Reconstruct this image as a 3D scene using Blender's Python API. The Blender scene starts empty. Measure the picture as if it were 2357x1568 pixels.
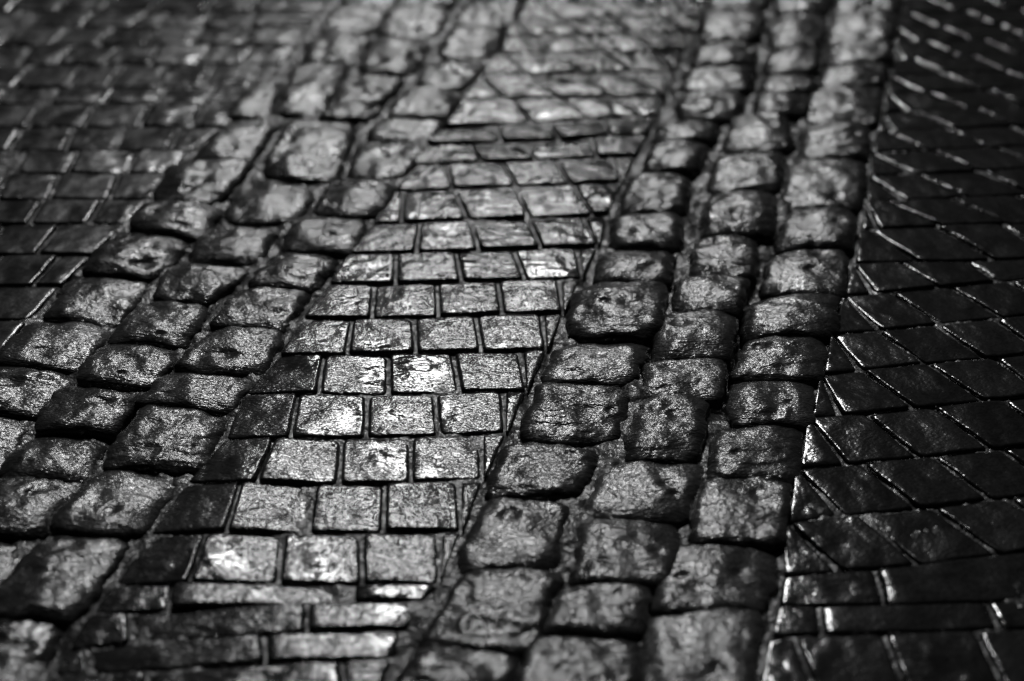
import bpy, math
import numpy as np

C = bpy.context.scene
COL = C.collection

# ------------------------------------------------------------------ camera model
# 50 mm lens on a 36 mm sensor, held 1.33 m above the paving and tipped 37.5 degrees down.
W0, H0 = 2357.0, 1568.0
F = 50.0 / 36.0 * W0
PITCH = math.radians(37.5)
CAM_H = 1.33
SP, CP = math.sin(PITCH), math.cos(PITCH)


def ground(x, y, z=0.0):
    """Point of the horizontal plane at height z that lies on the survey ray (x, y)."""
    x = np.asarray(x, float); y = np.asarray(y, float)
    a = (x - W0 / 2) / F
    b = -(y - H0 / 2) / F
    dy = CP + b * SP
    dz = -SP + b * CP
    t = (z - CAM_H) / dz
    return a * t, dy * t


def survey(X, Y, z=0.0):
    """Inverse of ground()."""
    dzz = z - CAM_H
    depth = Y * CP - dzz * SP
    up = Y * SP + dzz * CP
    return X / depth * F + W0 / 2, H0 / 2 - up / depth * F


# ------------------------------------------------------------------ numpy noise
def _h(ix, iy, s):
    n = (ix.astype(np.int64) * 374761393 + iy.astype(np.int64) * 668265263 + int(s) * 974634361) & 0x7fffffff
    n = ((n ^ (n >> 13)) * 1274126177) & 0x7fffffff
    return ((n ^ (n >> 16)) & 0xffff) / 32767.5 - 1.0


def vnoise(x, y, s):
    ix, iy = np.floor(x), np.floor(y)
    fx, fy = x - ix, y - iy
    ux, uy = fx * fx * fx * (fx * (fx * 6 - 15) + 10), fy * fy * fy * (fy * (fy * 6 - 15) + 10)
    def g(dx, dy):
        jx, jy = ix + dx, iy + dy
        a = _h(jx, jy, s) * math.pi
        return np.cos(a) * (fx - dx) + np.sin(a) * (fy - dy)
    a = g(0, 0) * (1 - ux) + g(1, 0) * ux
    b = g(0, 1) * (1 - ux) + g(1, 1) * ux
    return (a * (1 - uy) + b * uy) * 1.5


def fbm(x, y, s, octv=4, gain=0.5):
    r = 0; a = 1.0
    for k in range(octv):
        r = r + a * vnoise(x * 2 ** k + 17.3 * k, y * 2 ** k - 9.1 * k, s + k * 31)
        a *= gain
    return r


# ------------------------------------------------------------------ materials
def stone_mat(name, base, rough, micro, micro_scale, meso, meso_scale, streak=1.0, film=0.5, seed=0.0, drown=0.4, coat=1.0):
    m = bpy.data.materials.new(name); m.use_nodes = True
    nt = m.node_tree; N = nt.nodes; L = nt.links
    for n in list(N): N.remove(n)
    out = N.new('ShaderNodeOutputMaterial'); p = N.new('ShaderNodeBsdfPrincipled')
    L.new(p.outputs[0], out.inputs[0])
    tc = N.new('ShaderNodeTexCoord'); oi = N.new('ShaderNodeObjectInfo')
    mul = N.new('ShaderNodeMath'); mul.operation = 'MULTIPLY_ADD'
    L.new(oi.outputs['Random'], mul.inputs[0]); mul.inputs[1].default_value = 37.0; mul.inputs[2].default_value = seed
    add = N.new('ShaderNodeVectorMath'); add.operation = 'ADD'
    L.new(tc.outputs['Object'], add.inputs[0]); L.new(mul.outputs[0], add.inputs[1])
    mp = N.new('ShaderNodeMapping'); mp.inputs['Scale'].default_value = (1.0, streak, 1.0)
    L.new(add.outputs[0], mp.inputs['Vector'])

    def noise(scale, detail, rgh, src=None):
        n = N.new('ShaderNodeTexNoise'); n.inputs['Scale'].default_value = scale
        n.inputs['Detail'].default_value = detail; n.inputs['Roughness'].default_value = rgh
        L.new((src or mp).outputs[0], n.inputs['Vector']); return n

    def ramp(src, a, b, lo=0.0, hi=1.0):
        r = N.new('ShaderNodeMapRange'); r.inputs[1].default_value = a; r.inputs[2].default_value = b
        r.inputs[3].default_value = lo; r.inputs[4].default_value = hi; r.interpolation_type = 'SMOOTHSTEP'
        L.new(src, r.inputs[0]); return r
    big = noise(meso_scale * 0.45, 3, 0.55, add)
    mid = noise(meso_scale, 3, 0.5)
    fine = noise(micro_scale, 1.5, 0.5)
    pit = N.new('ShaderNodeTexVoronoi'); pit.inputs['Scale'].default_value = micro_scale * 0.42
    L.new(mp.outputs[0], pit.inputs['Vector'])
    # mineral speckle of the stone itself
    cr = ramp(fine.outputs[0], 0.3, 0.7, base * 0.6, base * 1.4)
    cm = ramp(mid.outputs[0], 0.3, 0.7, 0.75, 1.25)
    ob = ramp(oi.outputs['Random'], 0.0, 1.0, 0.75, 1.25)
    c1 = N.new('ShaderNodeMath'); c1.operation = 'MULTIPLY'; L.new(cr.outputs[0], c1.inputs[0]); L.new(cm.outputs[0], c1.inputs[1])
    c2 = N.new('ShaderNodeMath'); c2.operation = 'MULTIPLY'; L.new(c1.outputs[0], c2.inputs[0]); L.new(ob.outputs[0], c2.inputs[1])
    L.new(c2.outputs[0], p.inputs['Base Color'])
    # the water film: where it lies deep the stone's grain drowns and the surface turns smooth
    wet = ramp(big.outputs[0], film - 0.10, film + 0.10)          # 1 = grain stands out, 0 = drowned
    rr = ramp(wet.outputs[0], 0.0, 1.0, rough * (0.4 + 0.5 * drown), rough)
    L.new(rr.outputs[0], p.inputs['Roughness'])
    p.inputs['IOR'].default_value = 1.5
    p.inputs['Coat Weight'].default_value = coat; p.inputs['Coat Roughness'].default_value = 0.09; p.inputs['Coat IOR'].default_value = 1.33
    b1 = N.new('ShaderNodeBump'); b1.inputs['Distance'].default_value = meso; b1.inputs['Strength'].default_value = 1.0
    L.new(mid.outputs[0], b1.inputs['Height'])
    h = N.new('ShaderNodeMath'); h.operation = 'MULTIPLY_ADD'
    L.new(pit.outputs['Distance'], h.inputs[0]); h.inputs[1].default_value = 0.35; L.new(fine.outputs[0], h.inputs[2])
    st = ramp(wet.outputs[0], 0.0, 1.0, drown, 1.0)
    b2 = N.new('ShaderNodeBump'); b2.inputs['Distance'].default_value = micro
    L.new(st.outputs[0], b2.inputs['Strength']); L.new(h.outputs[0], b2.inputs['Height'])
    L.new(b1.outputs[0], b2.inputs['Normal']); L.new(b2.outputs[0], p.inputs['Normal']); L.new(b2.outputs[0], p.inputs['Coat Normal'])
    return m


M_COB = stone_mat('wet_granite', 0.026, 0.29, 0.00112, 165, 0.0008, 32, 2.7, 0.40, 1.0, 0.8)
M_PAV = stone_mat('wet_paver_stone', 0.020, 0.25, 0.00088, 165, 0.0024, 26, 2.9, 0.44, 5.0, 0.4)
M_BRI = stone_mat('wet_smooth_brick', 0.012, 0.18, 0.00048, 175, 0.0010, 26, 1.6, 0.48, 9.0, 0.6)
M_LEFT = stone_mat('wet_dark_brick', 0.015, 0.34, 0.00048, 165, 0.0014, 22, 2.4, 0.48, 19.0, 0.5)
M_SAND = stone_mat('wet_joint_sand', 0.018, 0.42, 0.0012, 180, 0.003, 60, 1.2, 0.35, 3.0, 0.7, 0.45)

# ------------------------------------------------------------------ stone builder
RNG = np.random.RandomState(7)


def stone_mesh(name, quad, zplane, n, gap_u, gap_v, power, wobble, dome, roll, drop, noise_amp, noise_len, seed,
               tilt=(0.0, 0.0), lift=0.0, depth=0.06, ridge=0.0):
    """quad = four surveyed corners (far-left, far-right, near-right, near-left). One closed stone body."""
    q = np.array(quad, float)
    gx, gy = ground(q[:, 0], q[:, 1], zplane)
    P = np.stack([gx, gy], 1)
    cen = P.mean(0)
    t = np.linspace(-1, 1, n)
    t = np.sign(t) * (1 - (1 - np.abs(t)) ** 1.25)              # rings crowd towards the edge
    u, v = np.meshgrid(t, t)                                     # v = -1 near, +1 far
    s = np.maximum(np.abs(u), np.abs(v)) + 1e-9
    du, dv = u / s, v / s
    k = (np.abs(du) ** power + np.abs(dv) ** power) ** (-1.0 / power)
    ang = np.arctan2(dv, du)
    wob = 1 + wobble * fbm(np.cos(ang) * 1.6 + seed * 3.1, np.sin(ang) * 1.6 + seed * 1.7, seed, 3, 0.6)
    kk = 1 + (k * wob - 1) * s ** 2
    wu = np.linalg.norm((P[1] + P[2] - P[0] - P[3]) / 2) / 2 + 1e-6
    wv = np.linalg.norm((P[0] + P[1] - P[2] - P[3]) / 2) / 2 + 1e-6
    uu = u * kk * max(0.3, 1 - gap_u / wu)
    vv = v * kk * max(0.3, 1 - gap_v / wv)
    a, b = (uu + 1) / 2, (vv + 1) / 2
    X = (P[0][0] * (1 - a) + P[1][0] * a) * b + (P[3][0] * (1 - a) + P[2][0] * a) * (1 - b)
    Y = (P[0][1] * (1 - a) + P[1][1] * a) * b + (P[3][1] * (1 - a) + P[2][1] * a) * (1 - b)
    half = min(wu, wv)
    # distance from the rim in metres, for the rounded shoulder
    rim = (1 - s) * half
    e = np.clip(rim / roll, 0, 1)
    Z = -drop * (1 - np.sqrt(np.clip(1 - (1 - e) ** 2, 0, 1)))
    Z += dome * (1 - (u ** 2 + v ** 2) * 0.5)
    Z += noise_amp * fbm(X / noise_len + seed, Y / noise_len - seed, seed + 5, 3 if ridge else 5, 0.42 if ridge else 0.52) * (0.55 + 0.45 * e)
    if ridge:
        rr = 1 - np.abs(vnoise(X / .09 + seed * 1.3 + .4 * vnoise(X / .05, Y / .05, seed), Y / .026 + seed, seed + 9)) * 2
        Z += ridge * np.clip(rr, 0, 1) ** 2 * e
        rs = np.random.RandomState(seed + 3)
        for _ in range(rs.randint(1, 4)):                        # chips and hollows of the split face
            px, py, pr = rs.uniform(-.75, .75), rs.uniform(-.75, .75), rs.uniform(.10, .30)
            dd = ((uu - px) / pr) ** 2 + ((vv - py) / (pr * .8)) ** 2
            Z -= rs.uniform(.0008, .0040) * np.exp(-dd ** 1.5)
    Z += lift + tilt[0] * (X - cen[0]) + tilt[1] * (Y - cen[1])
    # skirt
    m = n + 2
    XX = np.pad(X, 1, 'edge'); YY = np.pad(Y, 1, 'edge'); ZZ = np.pad(Z, 1, 'edge')
    edge = np.zeros((m, m), bool); edge[0, :] = edge[-1, :] = edge[:, 0] = edge[:, -1] = True
    ZZ[edge] = -depth
    co = np.stack([XX - cen[0], YY - cen[1], ZZ + depth], 2).reshape(-1, 3)
    i = np.arange(m * m).reshape(m, m)
    f = np.stack([i[:-1, :-1], i[:-1, 1:], i[1:, 1:], i[1:, :-1]], 2).reshape(-1, 4)
    me = bpy.data.meshes.new(name)
    me.vertices.add(len(co)); me.vertices.foreach_set('co', co.ravel())
    me.loops.add(f.size); me.loops.foreach_set('vertex_index', f.ravel())
    me.polygons.add(len(f)); me.polygons.foreach_set('loop_start', np.arange(len(f)) * 4)
    me.polygons.foreach_set('loop_total', np.full(len(f), 4))
    me.update(calc_edges=True); me.validate()
    me.polygons.foreach_set('use_smooth', np.ones(len(me.polygons), bool))
    ob = bpy.data.objects.new(name, me); COL.objects.link(ob)
    ob.location = (cen[0], cen[1], -depth)
    return ob


def tag(o, label, cat, group):
    o['label'] = label; o['category'] = cat; o['group'] = group


ORD = ['zeroth', 'first', 'second', 'third', 'fourth', 'fifth', 'sixth', 'seventh', 'eighth', 'ninth', 'tenth', 'eleventh',
       'twelfth', 'thirteenth', 'fourteenth', 'fifteenth', 'sixteenth', 'seventeenth', 'eighteenth', 'nineteenth',
       'twentieth', 'twenty-first', 'twenty-second', 'twenty-third', 'twenty-fourth', 'twenty-fifth', 'twenty-sixth',
       'twenty-seventh', 'twenty-eighth']


def from_bottom(k):
    return 'nearest' if k == 1 else ORD[k] + ' from the bottom'


def row_name(k):
    return 'bottom row' if k == 1 else ORD[k] + ' row from bottom'


def in_frame(q, m=0):
    q = np.array(q, float)
    x = np.clip(q[:, 0], -1e9, 1e9)
    if x.max() < -m or x.min() > W0 + m or q[:, 1].max() < -m or q[:, 1].min() > H0 + m: return False
    # clip test on a sample grid
    a, b = np.meshgrid(np.linspace(0, 1, 12), np.linspace(0, 1, 12))
    X = (q[0][0] * (1 - a) + q[1][0] * a) * b + (q[3][0] * (1 - a) + q[2][0] * a) * (1 - b)
    Y = (q[0][1] * (1 - a) + q[1][1] * a) * b + (q[3][1] * (1 - a) + q[2][1] * a) * (1 - b)
    return bool(((X > -m) & (X < W0 + m) & (Y > -m) & (Y < H0 + m)).any())


# ------------------------------------------------------------------ cobble bands
def R(x0, y0, x1, y1, sh=0):
    """corner list of a nearly rectangular cobble; sh slides the far edge to the right"""
    return [(x0 + sh, y0), (x1 + sh, y0), (x1 - sh, y1), (x0 - sh, y1)]


RIGHT_INNER = [   # nearest first
    ('low wide grey', [(965, 1490), (1200, 1498), (1150, 1610), (890, 1610)]),
    ('long bright creased', [(1075, 1312), (1290, 1318), (1225, 1492), (965, 1480)]),
    ('broad bright chipped', [(1120, 1150), (1306, 1152), (1278, 1302), (1040, 1308)]),
    ('smooth pale rounded', [(1165, 1015), (1372, 1040), (1335, 1138), (1122, 1140)]),
    ('large flat square', [(1245, 880), (1452, 890), (1412, 1008), (1195, 1010)]),
    ('flat wide pitted', [(1290, 788), (1495, 792), (1450, 876), (1248, 872)]),
    ('large rough pitted', [(1335, 656), (1535, 660), (1512, 778), (1300, 772)]),
    ('pillow-shaped grey', [(1388, 580), (1550, 580), (1535, 654), (1368, 650)]),
    ('flat grey slotted', [(1418, 495), (1570, 497), (1560, 570), (1402, 566)]),
    ('pitted grey ridged', [(1450, 402), (1585, 405), (1575, 488), (1422, 488)]),
    ('square-cut grey', [(1500, 330), (1622, 332), (1605, 398), (1478, 395)]),
    ('low bead-edged', [(1520, 278), (1655, 280), (1645, 326), (1503, 325)]),
    ('broad low grey', [(1562, 213), (1712, 216), (1700, 274), (1556, 270)]),
    ('white-topped', [(1575, 155), (1737, 160), (1728, 210), (1562, 206)]),
    ('narrow grey', [(1600, 100), (1740, 102), (1735, 152), (1590, 148)]),
    ('bright-edged blurred', [(1625, 22), (1762, 25), (1745, 94), (1606, 92)]),
    ('faint blurred', [(1650, -35), (1780, -33), (1768, 16), (1632, 16)]),
]
RIGHT_MID = [
    ('big rounded dark-sided', [(1230, 1462), (1478, 1468), (1465, 1615), (1180, 1612)]),
    ('small hollowed', [(1290, 1342), (1488, 1340), (1478, 1450), (1246, 1450)]),
    ('ridged grey', [(1345, 1195), (1562, 1200), (1545, 1338), (1318, 1336)]),
    ('ragged split-looking', [(1392, 1062), (1612, 1066), (1585, 1190), (1350, 1186)]),
    ('tall dimpled', [(1480, 912), (1632, 915), (1600, 1058), (1438, 1055)]),
    ('flat striated', [(1492, 828), (1668, 830), (1655, 912), (1482, 910)]),
    ('squarish grainy', [(1530, 720), (1690, 722), (1682, 824), (1505, 820)]),
    ('bright-topped low', [(1562, 638), (1717, 640), (1705, 718), (1548, 714)]),
    ('bright-shouldered', [(1605, 545), (1735, 547), (1742, 637), (1588, 633)]),
    ('bright square', [(1625, 445), (1782, 448), (1780, 542), (1612, 540)]),
    ('stepped two-ledged', [(1650, 355), (1808, 357), (1795, 442), (1622, 440)]),
    ('bright bulging', [(1690, 265), (1810, 272), (1825, 352), (1660, 350)]),
    ('slim bright', [(1745, 215), (1862, 218), (1855, 264), (1732, 262)]),
    ('thin grey', [(1757, 176), (1882, 178), (1872, 216), (1746, 215)]),
    ('bright round', [(1768, 117), (1888, 120), (1880, 174), (1755, 172)]),
    ('dark-fronted', [(1782, 32), (1902, 34), (1892, 112), (1768, 108)]),
    ('faint blurred', [(1795, -25), (1915, -23), (1905, 28), (1785, 27)]),
]
RIGHT_OUTER = [
    ('streaked half-lit', [(1500, 1405), (1745, 1400), (1735, 1610), (1480, 1612)]),
    ('big domed', [(1545, 1250), (1785, 1252), (1762, 1402), (1505, 1398)]),
    ('long ledged', [(1615, 1100), (1812, 1108), (1795, 1250), (1588, 1246)]),
    ('broad hollowed', [(1655, 980), (1842, 985), (1830, 1105), (1632, 1098)]),
    ('flat grainy square', [(1690, 876), (1870, 880), (1862, 976), (1682, 970)]),
    ('dimpled low', [(1722, 775), (1900, 778), (1888, 875), (1688, 870)]),
    ('peaked arrow-shaped', [(1712, 690), (1925, 680), (1922, 774), (1722, 768)]),
    ('left-lit dark-sided', [(1780, 578), (1945, 582), (1945, 680), (1750, 670)]),
    ('tall rounded', [(1812, 482), (1968, 485), (1965, 574), (1782, 570)]),
    ('large dark-faced', [(1815, 365), (1985, 370), (1985, 480), (1795, 474)]),
    ('dark beaded', [(1850, 287), (1998, 290), (1995, 364), (1838, 360)]),
    ('dark left-edged', [(1872, 203), (2028, 205), (2020, 284), (1852, 280)]),
    ('half-lit square', [(1900, 149), (2045, 150), (2035, 202), (1890, 200)]),
    ('dim narrow', [(1905, 100), (2052, 102), (2042, 148), (1896, 147)]),
    ('bright-topped tall', [(1920, 30), (2065, 34), (2055, 97), (1905, 94)]),
    ('faint blurred', [(1930, -25), (2072, -24), (2066, 27), (1916, 26)]),
]
LEFT_INNER = [
    ('blurred corner', [(-20, 1425), (148, 1428), (70, 1600), (-150, 1600)]),
    ('big ridged bright-streaked', [(112, 1232), (302, 1238), (165, 1420), (-50, 1420)]),
    ('large rounded', [(228, 1082), (415, 1098), (325, 1224), (122, 1220)]),
    ('wide rough pitted', [(335, 938), (530, 958), (455, 1080), (245, 1072)]),
    ('rough streaky', [(385, 860), (582, 868), (524, 940), (322, 926)]),
    ('broad smooth-sloped', [(498, 757), (655, 758), (596, 860), (398, 850)]),
    ('oval pitted', [(560, 663), (708, 666), (658, 750), (490, 744)]),
    ('bright drop-holed', [(642, 583), (780, 590), (730, 662), (572, 656)]),
    ('smooth bright rounded', [(688, 502), (842, 506), (818, 578), (645, 574)]),
    ('bright round-cornered', [(765, 412), (910, 418), (868, 493), (722, 490)]),
    ('bright-fronted square', [(836, 328), (975, 332), (932, 404), (800, 402)]),
    ('low blurred grey', [(872, 274), (1015, 277), (990, 322), (842, 318)]),
    ('white-edged blurred', [(938, 204), (1065, 207), (1030, 268), (898, 264)]),
    ('dark-gapped blurred', [(985, 137), (1122, 146), (1078, 200), (952, 200)]),
    ('pale smooth', [(1042, 64), (1168, 68), (1132, 130), (1008, 127)]),
    ('faint pale', [(1078, 8), (1205, 10), (1172, 60), (1048, 58)]),
    ('farthest faint', [(1106, -42), (1230, -40), (1206, 5), (1082, 4)]),
]
LEFT_MID = [
    ('rough blurred', [(-120, 1236), (98, 1240), (-60, 1416), (-240, 1414)]),
    ('holed low', [(15, 1103), (196, 1106), (100, 1228), (-90, 1226)]),
    ('grainy domed', [(72, 1003), (238, 1010), (200, 1100), (0, 1096)]),
    ('long rounded', [(138, 895), (322, 906), (256, 992), (84, 986)]),
    ('dark grainy', [(244, 793), (412, 798), (350, 882), (178, 876)]),
    ('smooth-backed grey', [(338, 690), (482, 702), (420, 786), (258, 780)]),
    ('speckled grey', [(402, 608), (568, 617), (488, 688), (350, 686)]),
    ('dimpled smooth', [(484, 521), (638, 525), (586, 602), (430, 598)]),
    ('bright rough', [(558, 412), (725, 430), (678, 508), (516, 504)]),
    ('very large pale', [(668, 274), (822, 280), (778, 412), (598, 402)]),
    ('thin sliver-like', [(775, 238), (885, 240), (855, 271), (735, 270)]),
    ('bright-edged small', [(802, 173), (928, 177), (882, 236), (770, 236)]),
    ('pale tall', [(866, 84), (990, 89), (958, 164), (830, 162)]),
    ('blurred grey', [(905, 18), (1034, 20), (1002, 80), (872, 80)]),
    ('farthest blurred', [(938, -42), (1060, -40), (1042, 14), (908, 14)]),
]
LEFT_OUTER = [
    ('half-hidden dark', [(-130, 955), (64, 958), (2, 1078), (-190, 1074)]),
    ('flat streaked dark', [(-30, 850), (168, 855), (98, 948), (-115, 946)]),
    ('broad streaked', [(82, 740), (260, 746), (185, 848), (-22, 838)]),
    ('dark rounded', [(172, 636), (346, 642), (266, 740), (102, 730)]),
    ('dark smooth-shouldered', [(270, 539), (446, 547), (358, 638), (192, 626)]),
    ('knobbly low', [(345, 468), (515, 472), (468, 540), (298, 526)]),
    ('dark-fronted wide', [(400, 376), (582, 370), (508, 460), (350, 462)]),
    ('rough broken-edged', [(535, 274), (650, 270), (580, 364), (445, 362)]),
    ('narrow rough', [(592, 188), (655, 192), (618, 266), (528, 266)]),
    ('large white-fronted', [(688, 148), (804, 150), (738, 262), (625, 258)]),
    ('pale blurred', [(725, 74), (855, 77), (834, 142), (695, 138)]),
    ('faint pale', [(775, 14), (895, 17), (866, 72), (738, 70)]),
    ('farthest faint', [(805, -42), (926, -40), (900, 11), (780, 10)]),
]


def lean(q, j=None):
    """sideways tilt, added to make stones catch the light and some pavers stay dark"""
    x = sum(p[0] for p in q) / 4; y = sum(p[1] for p in q) / 4
    if j is None:                                                # cobbles
        a = (x - 1178) / 1178 * 0.11
        return a if x < 1178 else a * min(1.15, max(0.0, 1.9 - y / 700))
    if y > 820 and x < np.interp(y, [820, 1000, 1100, 1230, 1345, 1400, 1500, 1600], [680, 650, 560, 470, 440, 520, 590, 600]): return 0.085  # tilted away from the light to keep these pavers dark
    return (x - 1178) / 1178 * float(np.interp(y, [700, 1050, 1600], [0.03, 0.20, 0.22]))


def far_lean(q):
    y = sum(p[1] for p in q) / 4
    return max(0.0, (700 - y) / 700) * 0.05


def build_cobbles(data, band, column, base_seed, drops=(.0045, .0080)):
    k = 0
    for i, (look, q) in enumerate(data):
        if not in_frame(q): continue
        k += 1
        rs = np.random.RandomState(base_seed + i)
        o = stone_mesh('cobblestone', q, 0.004, 46, -0.0065, -0.0060, rs.uniform(5.0, 9.0), 0.085, 0.007 + 0.005 * rs.rand() + (.006 if band == 'right' and sum(p[1] for p in q) / 4 < 800 else 0), rs.uniform(.011, .019),
                       rs.uniform(*drops) + (.004 if band == 'right' and sum(p[1] for p in q) / 4 < 600 else 0), 0.0038, 0.075, base_seed + i,
                       ((.117, .105) if look == 'white-topped' else (rs.uniform(-.035, .035) + lean(q), rs.uniform(-.04, .03) + far_lean(q))), rs.uniform(-.002, .003), ridge=rs.uniform(.0004, .0022))
        o.data.materials.append(M_COB)
        tag(o, '%s cobble, %s in the %s band\'s %s column' % (look, from_bottom(k), band, column),
            'cobblestone', 'cobblestones in the %s band' % band)


build_cobbles(RIGHT_INNER, 'right', 'inner', 100)
build_cobbles(RIGHT_MID, 'right', 'centre', 140)
build_cobbles(RIGHT_OUTER, 'right', 'outer', 180)
build_cobbles(LEFT_INNER, 'left', 'inner', 220, (.0035, .0062))
build_cobbles(LEFT_MID, 'left', 'centre', 260, (.0035, .0062))
build_cobbles(LEFT_OUTER, 'left', 'outer', 300, (.0035, .0062))

# ------------------------------------------------------------------ paver fields
# band edges, as x for a given survey row y
def poly_x(pts):
    pts = sorted(pts, key=lambda p: p[1])
    ys = [p[1] for p in pts]; xs = [p[0] for p in pts]
    return lambda y: float(np.interp(y, ys, xs))


LEFT_EDGE = poly_x([(-85, 900), (0, 818), (68, 737), (147, 655), (219, 583), (284, 518), (297, 509), (376, 427), (437, 345),
                    (533, 284), (615, 191), (690, 100), (760, 0), (790, -50)])
MID_L = poly_x([(50, 1615), (120, 1548), (200, 1415), (256, 1343), (338, 1227), (420, 1112), (518, 1006), (556, 908), (640, 817),
                (692, 734), (752, 654), (795, 586), (852, 513), (905, 438), (938, 385), (975, 330), (1020, 288), (1070, 215),
                (1120, 150), (1165, 70), (1205, 10), (1235, -40)])
MID_R = poly_x([(860, 1615), (897, 1535), (940, 1446), (983, 1383), (1012, 1345), (1066, 1225), (1117, 1103), (1166, 1004),
                (1215, 900), (1263, 807), (1302, 720), (1340, 642), (1382, 567), (1400, 497), (1438, 414), (1462, 362),
                (1490, 325), (1515, 265), (1555, 160), (1600, 80), (1640, 0), (1660, -40)])
RIGHT_EDGE = poly_x([(1730, 1615), (1742, 1568), (1772, 1466), (1790, 1390), (1797, 1326), (1805, 1203), (1833, 1077), (1852, 980),
                     (1876, 905), (1908, 790), (1935, 690), (1965, 595), (1985, 500), (2002, 350), (2025, 270), (2045, 190),
                     (2060, 60), (2072, -40)])


def line(pts):
    xs = [p[0] for p in pts]; ys = [p[1] for p in pts]
    def f(x):
        if x < xs[0] and len(xs) > 1:
            return ys[0] + (ys[1] - ys[0]) / (xs[1] - xs[0]) * (x - xs[0])
        if x > xs[-1] and len(xs) > 1:
            return ys[-1] + (ys[-1] - ys[-2]) / (xs[-1] - xs[-2]) * (x - xs[-1])
        return float(np.interp(x, xs, ys))
    return f


def hit_edge(edge, ln):
    y = ln(1000.0)
    for _ in range(12): y = ln(edge(y))
    return edge(y), y


def row_quads(top, bot, joints, left=None, right=None, lx=None, rx=None):
    """cells between two bed joints; joints = (x at the far line, x at the near line)"""
    def pt(ln, x): return (x, ln(x))
    if left: LT, LB = hit_edge(left, top), hit_edge(left, bot)
    else: LT, LB = pt(top, lx[0]), pt(bot, lx[1])
    if right: RT, RB = hit_edge(right, top), hit_edge(right, bot)
    else: RT, RB = pt(top, rx[0]), pt(bot, rx[1])
    cuts = [(LT, LB)]
    for a, b in joints:
        A, B = pt(top, a), pt(bot, b)
        if A[0] < LT[0]: # joint dies in the left edge
            f = (LT[0] - A[0]) / max(1e-6, (B[0] - A[0]) - (LB[0] - LT[0]))
            A = LT
        if B[0] > RB[0]: B = RB
        if B[0] < LB[0]: B = LB
        if A[0] > RT[0]: A = RT
        if (A == LT and B == LB) or (A == RT and B == RB): continue
        cuts.append((A, B))
    cuts.append((RT, RB))
    out = []
    for (a, b), (c, d) in zip(cuts[:-1], cuts[1:]):
        if (c[0] - a[0]) + (d[0] - b[0]) < 24: continue
        out.append([a, c, d, b])
    return out


def near_band(q, par):
    if 'glint_tilt' not in par: return 0.0
    x = sum(p[0] for p in q) / 4; y = sum(p[1] for p in q) / 4
    return (0.0 if y > 1360 else 0.7) * par['glint_tilt'] * math.exp(-((x - RIGHT_EDGE(y) - 60) / 110) ** 2)  # tilt added so pavers beside the right band catch more light


def build_rows(rows, where, kind, mat, base_seed, name, cat, par, nod={}, roll_by_row={}):
    """rows nearest first; each a list of quads"""
    k = 0
    for i, quads in enumerate(rows):
        vis = [q for q in quads if in_frame(q)]
        if not vis: continue
        k += 1
        for j, q in enumerate(vis):
            rs = np.random.RandomState(base_seed + i * 23 + j)
            top = abs(q[1][0] - q[0][0]); bot = abs(q[2][0] - q[3][0])
            cut = min(top, bot) < 0.42 * max(top, bot)
            n = len(vis)
            P = np.stack(ground([p[0] for p in q], [p[1] for p in q]), 1)
            wide = np.linalg.norm(P[0] + P[3] - P[1] - P[2]) / max(1e-6, np.linalg.norm(P[0] + P[1] - P[2] - P[3]))
            look = ('wedge-shaped cut ' + cat) if cut else ('oblong ' + cat) if wide > 1.6 and 'square' in kind else \
                ('narrow cut ' + cat) if wide < 0.5 else kind
            pos = ('only' if n == 1 else 'leftmost' if j == 0 else 'rightmost' if j == n - 1 else ORD[j + 1] + ' from left')
            dark = par.get('lean') and lean(q, j) > .08 and i < 4
            o = stone_mesh(name, q, 0.0, 24, par['gu'], par['gv'], rs.uniform(10, 22), 0.018, par['dome'], par['roll'], par['drop'],
                           par['amp'], 0.05, base_seed + i * 23 + j,
                           (rs.uniform(-1, 1) * par['tilt'] * (.4 if par.get('lean') and i < 4 else 1) + ((.02 if dark else lean(q, j) * (.7 if i < 4 else 1)) if par.get('lean') else 0) + roll_by_row.get(i, 0.0) + (0 if cut else near_band(q, par)), rs.uniform(-1, 1) * par.get('nod', par['tilt']) * (.5 if par.get('lean') and i < 8 else 1) + (.05 if dark else nod.get(i, 0.0))), rs.uniform(-.0015, .0015))
            o.data.materials.append(mat)
            tag(o, '%s, %s in %s of the %s' % (look, pos, row_name(k), where),
                cat, where.split(',')[0] + ' ' + cat + 's')


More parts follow.
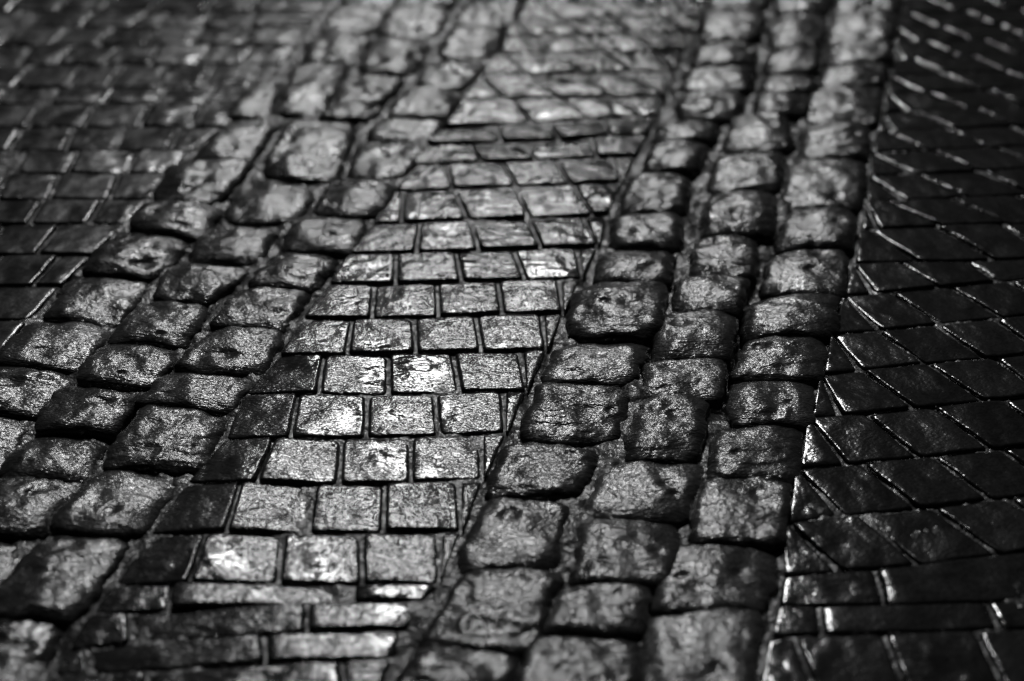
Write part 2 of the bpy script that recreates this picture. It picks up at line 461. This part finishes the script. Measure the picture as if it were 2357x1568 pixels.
# --- middle band (bed joints nearest first)
ML = [
    [(0, 1640), (900, 1600)],
    [(60, 1555), (335, 1548), (410, 1541), (581, 1528), (780, 1518), (905, 1513)],
    [(200, 1492), (308, 1480), (444, 1471), (564, 1463), (632, 1458), (780, 1450), (945, 1444)],
    [(205, 1415), (400, 1406), (540, 1397), (640, 1391), (780, 1386), (985, 1381)],
    [(260, 1346), (780, 1345), (1012, 1344)],
    [(325, 1227), (805, 1227), (1060, 1221)],
    [(437, 1110), (770, 1115), (940, 1110), (1115, 1101)],
    [(526, 1010), (805, 1008), (1008, 1003), (1162, 997)],
    [(554, 907), (776, 908), (895, 908), (1046, 903), (1217, 899)],
    [(642, 818), (776, 816), (895, 815), (1042, 811), (1200, 808), (1268, 805)],
    [(694, 733), (776, 733), (994, 731), (1141, 723), (1302, 720)],
    [(750, 654), (906, 653), (1049, 648), (1203, 643), (1345, 640)],
    [(795, 585), (830, 584), (960, 581), (1100, 576), (1251, 570), (1377, 566)],
    [(854, 513), (967, 509), (1083, 506), (1230, 500), (1357, 495)],
    [(870, 438), (1060, 434), (1182, 427), (1312, 424), (1435, 414)],
    [(950, 378), (1036, 373), (1150, 370), (1312, 364), (1425, 358)],
    [(991, 329), (1200, 323), (1299, 320), (1364, 312), (1480, 308)],
    [(1035, 290), (1152, 284), (1288, 277), (1374, 270), (1503, 263)],
    [(1060, 226), (1550, 218)],
    [(1090, 170), (1580, 160)],
    [(1120, 122), (1600, 112)],
    [(1150, 80), (1620, 70)],
    [(1180, 42), (1640, 32)],
    [(1200, 8), (1650, 0)],
    [(1220, -26), (1660, -30)],
]
MLf = [line(p) for p in ML]
MJ = [
    [(342, 325), (786, 800)],
    [(190, 208), (608, 612)],
    [(296, 302), (706, 708)],
    [(398, 388), (812, 814)],
    [(475, 434), (652, 640), (832, 834), (1012, 1014)],
    [(555, 520), (724, 711), (886, 883), (1055, 1062)],
    [(632, 588), (787, 780), (945, 946), (1106, 1112)],
    [(687, 667), (846, 842), (1000, 1010), (1158, 1163)],
    [(745, 733), (895, 895), (1042, 1061), (1197, 1213)],
    [(811, 798), (952, 958), (1094, 1109), (1246, 1258)],
    [(861, 856), (1005, 1010), (1145, 1157), (1285, 1297)],
    [(911, 911), (1049, 1063), (1182, 1210), (1326, 1352)],
    [(967, 958), (1080, 1104), (1217, 1246), (1340, 1377)],
    [(925, 925), (1045, 1076), (1186, 1216), (1319, 1367)],
    [(1025, 1042), (1152, 1189), (1278, 1316), (1405, 1432)],
    [(1076, 1111), (1196, 1234), (1360, 1374)],
    [(1141, 1155), (1264, 1288), (1387, 1405)],
    [(1178, 1228), (1290, 1352), (1408, 1478)],
]
for r in range(18, 24):
    yb = ML[r][0][1]; yt = ML[r + 1][0][1]
    J = []
    for x280 in (1110, 1228, 1352, 1472, 1593, 1712, 1832, 1952):
        J.append((x280 - (280 - yt) * 1.27, x280 - (280 - yb) * 1.27))
    MJ.append(J)
rows = []
for r in range(len(ML) - 1):
    rows.append(row_quads(MLf[r + 1], MLf[r], MJ[r], MID_L, MID_R))
PAV = dict(gu=.0022, gv=.0014, dome=.0015, roll=.0036, drop=.0028, amp=.0014, tilt=.028, nod=.040, lean=True)
build_rows(rows, 'middle band', 'square paver', M_PAV, 1000, 'paver', 'paver', PAV, {1: -.05, 2: -.05, 3: -.04, 4: -.035, 5: -.03, 6: -.02, 8: -.02, 9: -.035, 10: -.05, 11: -.06, 12: -.065, 13: -.05, 14: -.06, 15: -.10, 16: -.11, 17: -.03, 18: -.035, 19: -.035, 20: -.03, 21: -.03, 22: -.03})

# --- left field
LL = [[(-200, 900), (20, 900)], [(-200, 817), (70, 815)], [(-200, 738), (100, 736)], [(-200, 659), (137, 658)], [(-200, 586), (212, 586)], [(-200, 516), (290, 513)],
      [(-200, 458), (350, 458)], [(-200, 399), (400, 397)], [(-200, 347), (440, 346)], [(-200, 294), (520, 290)],
      [(-200, 240), (570, 234)], [(-200, 202), (610, 200)], [(-200, 150), (660, 146)], [(-200, 106), (690, 100)],
      [(-200, 64), (720, 60)], [(-200, 25), (750, 22)], [(-200, -12), (770, -14)], [(-200, -46), (790, -48)]]
LLf = [line(p) for p in LL]
LJ = [
    [], [],
    [(-75, -140)],
    [(5, -60), (140, 75)],
    [(12, -40), (141, 82)],
    [(-35, -75), (102, 65), (237, 203)],
    [(20, -12), (138, 112), (276, 250)],
    [(58, 38), (182, 155), (321, 290)],
    [(54, 20), (173, 147), (286, 262), (415, 390)],
    [(-30, -60), (97, 63), (222, 190), (349, 320), (466, 438)],
    [(20, -10), (142, 113), (273, 239), (382, 358), (494, 468)],
    [(78, 30), (200, 155), (286, 245), (386, 362), (493, 460), (606, 572)],
    [(75, 44), (175, 130), (284, 234), (377, 344), (493, 455), (598, 557)],
    [(40, -5), (160, 118), (262, 225), (370, 336), (478, 446), (590, 560)],
    [(105, 62), (225, 185), (352, 300), (388, 372), (490, 462), (600, 575)],
    [(60, 20), (170, 130), (270, 236), (385, 350), (500, 470), (610, 580)],
    [(110, 75), (220, 185), (330, 296), (440, 405), (550, 518), (660, 630)],
]
rows = []
for r in range(len(LL) - 1):
    rows.append(row_quads(LLf[r + 1], LLf[r], LJ[r], None, LEFT_EDGE, lx=(-180, -200)))
for q in rows:                                                   # trim the run that leaves the view on the left
    pass
BRI = dict(gu=.0036, gv=.0016, dome=.0012, roll=.004, drop=.0028, amp=.0012, tilt=.032, nod=.045)
build_rows(rows, 'left paving', 'dark oblong brick', M_LEFT, 2000, 'paving_brick', 'brick', BRI, {7: .03}, {7: -.07, 6: -.02, 10: -.03, 12: -.03, 13: -.04, 14: -.04})

# --- right field
RL = [
    [(1700, 1640), (2400, 1612)],
    [(1772, 1466), (1893, 1461), (2064, 1456), (2400, 1444)],
    [(1787, 1393), (2057, 1394), (2146, 1388), (2400, 1378)],
    [(1777, 1327), (1944, 1315), (2150, 1300), (2303, 1277), (2400, 1263)],
    [(1797, 1203), (1989, 1185), (2139, 1167), (2286, 1150), (2400, 1137)],
    [(1835, 1077), (1979, 1066), (2139, 1050), (2269, 1036), (2400, 1023)],
    [(1859, 960), (1975, 955), (2132, 938), (2279, 921), (2400, 910)],
    [(1890, 861), (1982, 853), (2129, 836), (2286, 822), (2400, 810)],
    [(1907, 768), (2020, 761), (2153, 747), (2286, 733), (2400, 721)],
    [(1944, 678), (2050, 672), (2184, 658), (2314, 646), (2400, 637)],
    [(1965, 605), (2064, 603), (2218, 600), (2400, 594)],
    [(1985, 527), (2400, 512)],
    [(1992, 462), (2400, 446)],
    [(2000, 403), (2400, 386)],
    [(2004, 350), (2400, 334)],
    [(2015, 302), (2400, 287)],
    [(2030, 257), (2400, 243)],
    [(2040, 214), (2400, 201)],
    [(2046, 173), (2400, 161)],
    [(2050, 134), (2400, 122)],
    [(2055, 97), (2400, 86)],
    [(2060, 62), (2400, 51)],
    [(2065, 28), (2400, 18)],
    [(2070, -6), (2400, -15)],
    [(2075, -38), (2400, -46)],
]
RLf = [line(p) for p in RL]
RJ = [
    [(1828, 1895), (2033, 2103), (2245, 2328)],
    [(1883, 1893), (2273, 2302)],
    [(2014, 2038)],
    [(1812, 1938), (1979, 2118), (2146, 2300), (2317, 2475)],
    [(1828, 1944), (1982, 2115), (2146, 2282), (2305, 2445)],
    [(1830, 1950), (1992, 2116), (2146, 2283), (2303, 2440)],
    [(1845, 1936), (1984, 2107), (2132, 2266), (2286, 2402)],
    [(1890, 1982), (2020, 2129), (2153, 2269), (2286, 2400)],
    [(1917, 2028), (2050, 2165), (2184, 2309), (2320, 2440)],
    [(1952, 2012), (2067, 2163), (2221, 2296)],
    [(1999, 2116), (2153, 2292), (2300, 2430)],
]
for r in range(11, 24):
    yb = RL[r][0][1]; yt = RL[r + 1][0][1]; J = []
    for k in range(-2, 8):
        x0 = 1960 + k * (150 - 2.2 * (r - 11)) + 37 * (r % 3)
        J.append((x0, x0 + (yb - yt) * 2.1))
    RJ.append([j for j in J if j[1] > RIGHT_EDGE(yb) + 20])
rows = []
for r in range(len(RL) - 1):
    rows.append(row_quads(RLf[r + 1], RLf[r], RJ[r], RIGHT_EDGE, None, rx=(2520, 2600)))
BR2 = dict(gu=.0026, gv=.0012, dome=.0010, roll=.0032, drop=.0022, amp=.0011, tilt=.014, nod=.02, glint_tilt=.038)
build_rows(rows, 'right paving', 'dark smooth paver', M_BRI, 4000, 'paver', 'paver', BR2)

# ------------------------------------------------------------------ the bedding sand under and between the stones
def build_bed():
    xs = np.arange(-1.45, 1.45, 0.006); ys = np.arange(0.75, 4.3, 0.006)
    X, Y = np.meshgrid(xs, ys)
    sx, sy = survey(X, Y)
    syc = np.clip(sy, -60, 1640)
    def e(fn):
        t = np.linspace(-60, 1640, 600); return np.interp(syc, t, [fn(q) for q in t])
    l0, l1, r0, r1 = e(LEFT_EDGE), e(MID_L), e(MID_R), e(RIGHT_EDGE)
    sx = sx + 14 * vnoise(X / .03, Y / .03, 55)
    cob = ((sx > l0) & (sx < l1)) | ((sx > r0) & (sx < r1))
    n1 = fbm(X / .05, Y / .05, 77, 4); n2 = fbm(X / .012, Y / .012, 91, 3)
    cob = cob.astype(float)
    for _ in range(3):
        cob = (cob + np.roll(cob, 1, 0) + np.roll(cob, -1, 0) + np.roll(cob, 1, 1) + np.roll(cob, -1, 1)) / 5
    Z = cob * (np.where(sx > 1150, -0.0068, -0.0050) + .005 * n1 + .003 * n2) + (1 - cob) * (-0.0036 + .0022 * n1 + .0016 * n2 + .0016 * fbm(X / .14, Y / .14, 13, 2))
    Z -= .004 * np.exp(-((sx - r1 + 4) / 14) ** 2)               # the sand dips along the right-hand edge
    for (x, y, rx, ry, dz) in [(1468, 930, 60, 90, .007), (1390, 1085, 50, 80, .009), (1315, 1260, 50, 90, .010),
                               (1250, 1400, 40, 80, .006), (1000, 1450, 50, 90, .004), (1680, 880, 60, 60, -.02),
                               (1710, 760, 60, 60, -.02), (1735, 690, 60, 40, -.02), (285, 975, 50, 60, -.02),
                               (1765, 600, 50, 50, -.01), (1510, 800, 40, 40, -.012), (1770, 350, 60, 60, .006),
                               (1800, 430, 40, 60, .008)]:
        Z += dz * np.exp(-((sx - x) / rx) ** 2 - ((sy - y) / ry) ** 2)
    Z = np.where((sx < -60) | (sx > 2417) | (sy < -35) | (sy > 1600), -0.03, Z)
    n, m = Z.shape
    co = np.stack([X, Y, Z], 2).reshape(-1, 3)
    i = np.arange(n * m).reshape(n, m)
    f = np.stack([i[:-1, :-1], i[:-1, 1:], i[1:, 1:], i[1:, :-1]], 2).reshape(-1, 4)
    me = bpy.data.meshes.new('ground')
    me.vertices.add(len(co)); me.vertices.foreach_set('co', co.ravel())
    me.loops.add(f.size); me.loops.foreach_set('vertex_index', f.ravel())
    me.polygons.add(len(f)); me.polygons.foreach_set('loop_start', np.arange(len(f)) * 4)
    me.polygons.foreach_set('loop_total', np.full(len(f), 4))
    me.update(calc_edges=True); me.validate()
    me.polygons.foreach_set('use_smooth', np.ones(len(me.polygons), bool))
    o = bpy.data.objects.new('joint_sand', me); COL.objects.link(o)
    me.materials.append(M_SAND); o['kind'] = 'structure'


build_bed()


def far_ground():
    """the street beyond the surveyed stones, as a sheet with a hole for the bedding"""
    B = 300.0
    hx, hy = ground([-50, 2407, 2407, -50], [1590, 1590, -25, -25], -.003)
    v = [(-B, -B, -.003), (B, -B, -.003), (B, B, -.003), (-B, B, -.003)] + [(float(x), float(y), -.003) for x, y in zip(hx, hy)]
    f = [(0, 1, 5, 4), (1, 2, 6, 5), (2, 3, 7, 6), (3, 0, 4, 7)]
    me = bpy.data.meshes.new('ground'); me.from_pydata(v, [], f); me.update()
    o = bpy.data.objects.new('ground', me); COL.objects.link(o); o['kind'] = 'structure'
    m = bpy.data.materials.new('wet_street'); m.use_nodes = True
    N = m.node_tree.nodes; L = m.node_tree.links; p = N['Principled BSDF']
    tc = N.new('ShaderNodeTexCoord'); br = N.new('ShaderNodeTexBrick')
    br.inputs['Scale'].default_value = 2.5; br.inputs['Mortar Size'].default_value = 0.012; br.inputs['Mortar Smooth'].default_value = 0.3
    br.inputs['Color1'].default_value = (.02, .02, .02, 1); br.inputs['Color2'].default_value = (.03, .03, .03, 1)
    br.inputs['Mortar'].default_value = (.015, .015, .015, 1)
    L.new(tc.outputs['Object'], br.inputs['Vector']); L.new(br.outputs['Color'], p.inputs['Base Color'])
    bp = N.new('ShaderNodeBump'); bp.invert = True; bp.inputs['Distance'].default_value = .004
    L.new(br.outputs['Fac'], bp.inputs['Height']); L.new(bp.outputs[0], p.inputs['Normal'])
    p.inputs['Roughness'].default_value = 0.22
    me.materials.append(m)


far_ground()

# ------------------------------------------------------------------ light
SUN_EL, SUN_AZ = 44.5, -1.0          # degrees; azimuth clockwise from straight ahead (+Y)
w = bpy.data.worlds.new('World'); C.world = w; w.use_nodes = True
N = w.node_tree.nodes; L = w.node_tree.links
sky = N.new('ShaderNodeTexSky'); sky.sky_type = 'NISHITA'; sky.sun_disc = False
sky.dust_density = 0.5; sky.air_density = 0.06; sky.ozone_density = 0.0
sky.sun_elevation = math.radians(SUN_EL); sky.sun_rotation = math.radians(SUN_AZ)
bw = N.new('ShaderNodeRGBToBW')
L.new(sky.outputs[0], bw.inputs[0]); L.new(bw.outputs[0], N['Background'].inputs[0])
N['Background'].inputs[1].default_value = 0.05
sl = bpy.data.lights.new('sun', 'SUN'); sl.energy = 5.0; sl.angle = math.radians(9.0)
so = bpy.data.objects.new('sun', sl); COL.objects.link(so)
el, az = math.radians(SUN_EL), math.radians(SUN_AZ)
d = (math.sin(az) * math.cos(el), math.cos(az) * math.cos(el), math.sin(el))
from mathutils import Vector
so.rotation_euler = Vector(d).to_track_quat('Z', 'Y').to_euler(); so.location = (0, 6, 5)

# ------------------------------------------------------------------ camera
cam = bpy.data.cameras.new('camera'); cam.lens = 50.0; cam.sensor_width = 36.0; cam.clip_end = 1000
cam.dof.use_dof = True; cam.dof.aperture_fstop = 1.3; cam.dof.aperture_blades = 9
co = bpy.data.objects.new('camera', cam); COL.objects.link(co)
co.location = (0, 0, CAM_H); co.rotation_euler = (math.pi / 2 - PITCH, 0, 0)
yy = (915 - H0 / 2) / F
cam.dof.focus_distance = CAM_H / (SP + yy * CP)
C.camera = co

C.view_settings.view_transform = 'Standard'; C.view_settings.look = 'None'
C.view_settings.exposure = -2.15; C.view_settings.gamma = 1.0
C.cycles.use_denoising = True
C.cycles.max_bounces = 4
C.cycles.sample_clamp_direct = 30.0; C.cycles.sample_clamp_indirect = 4.0
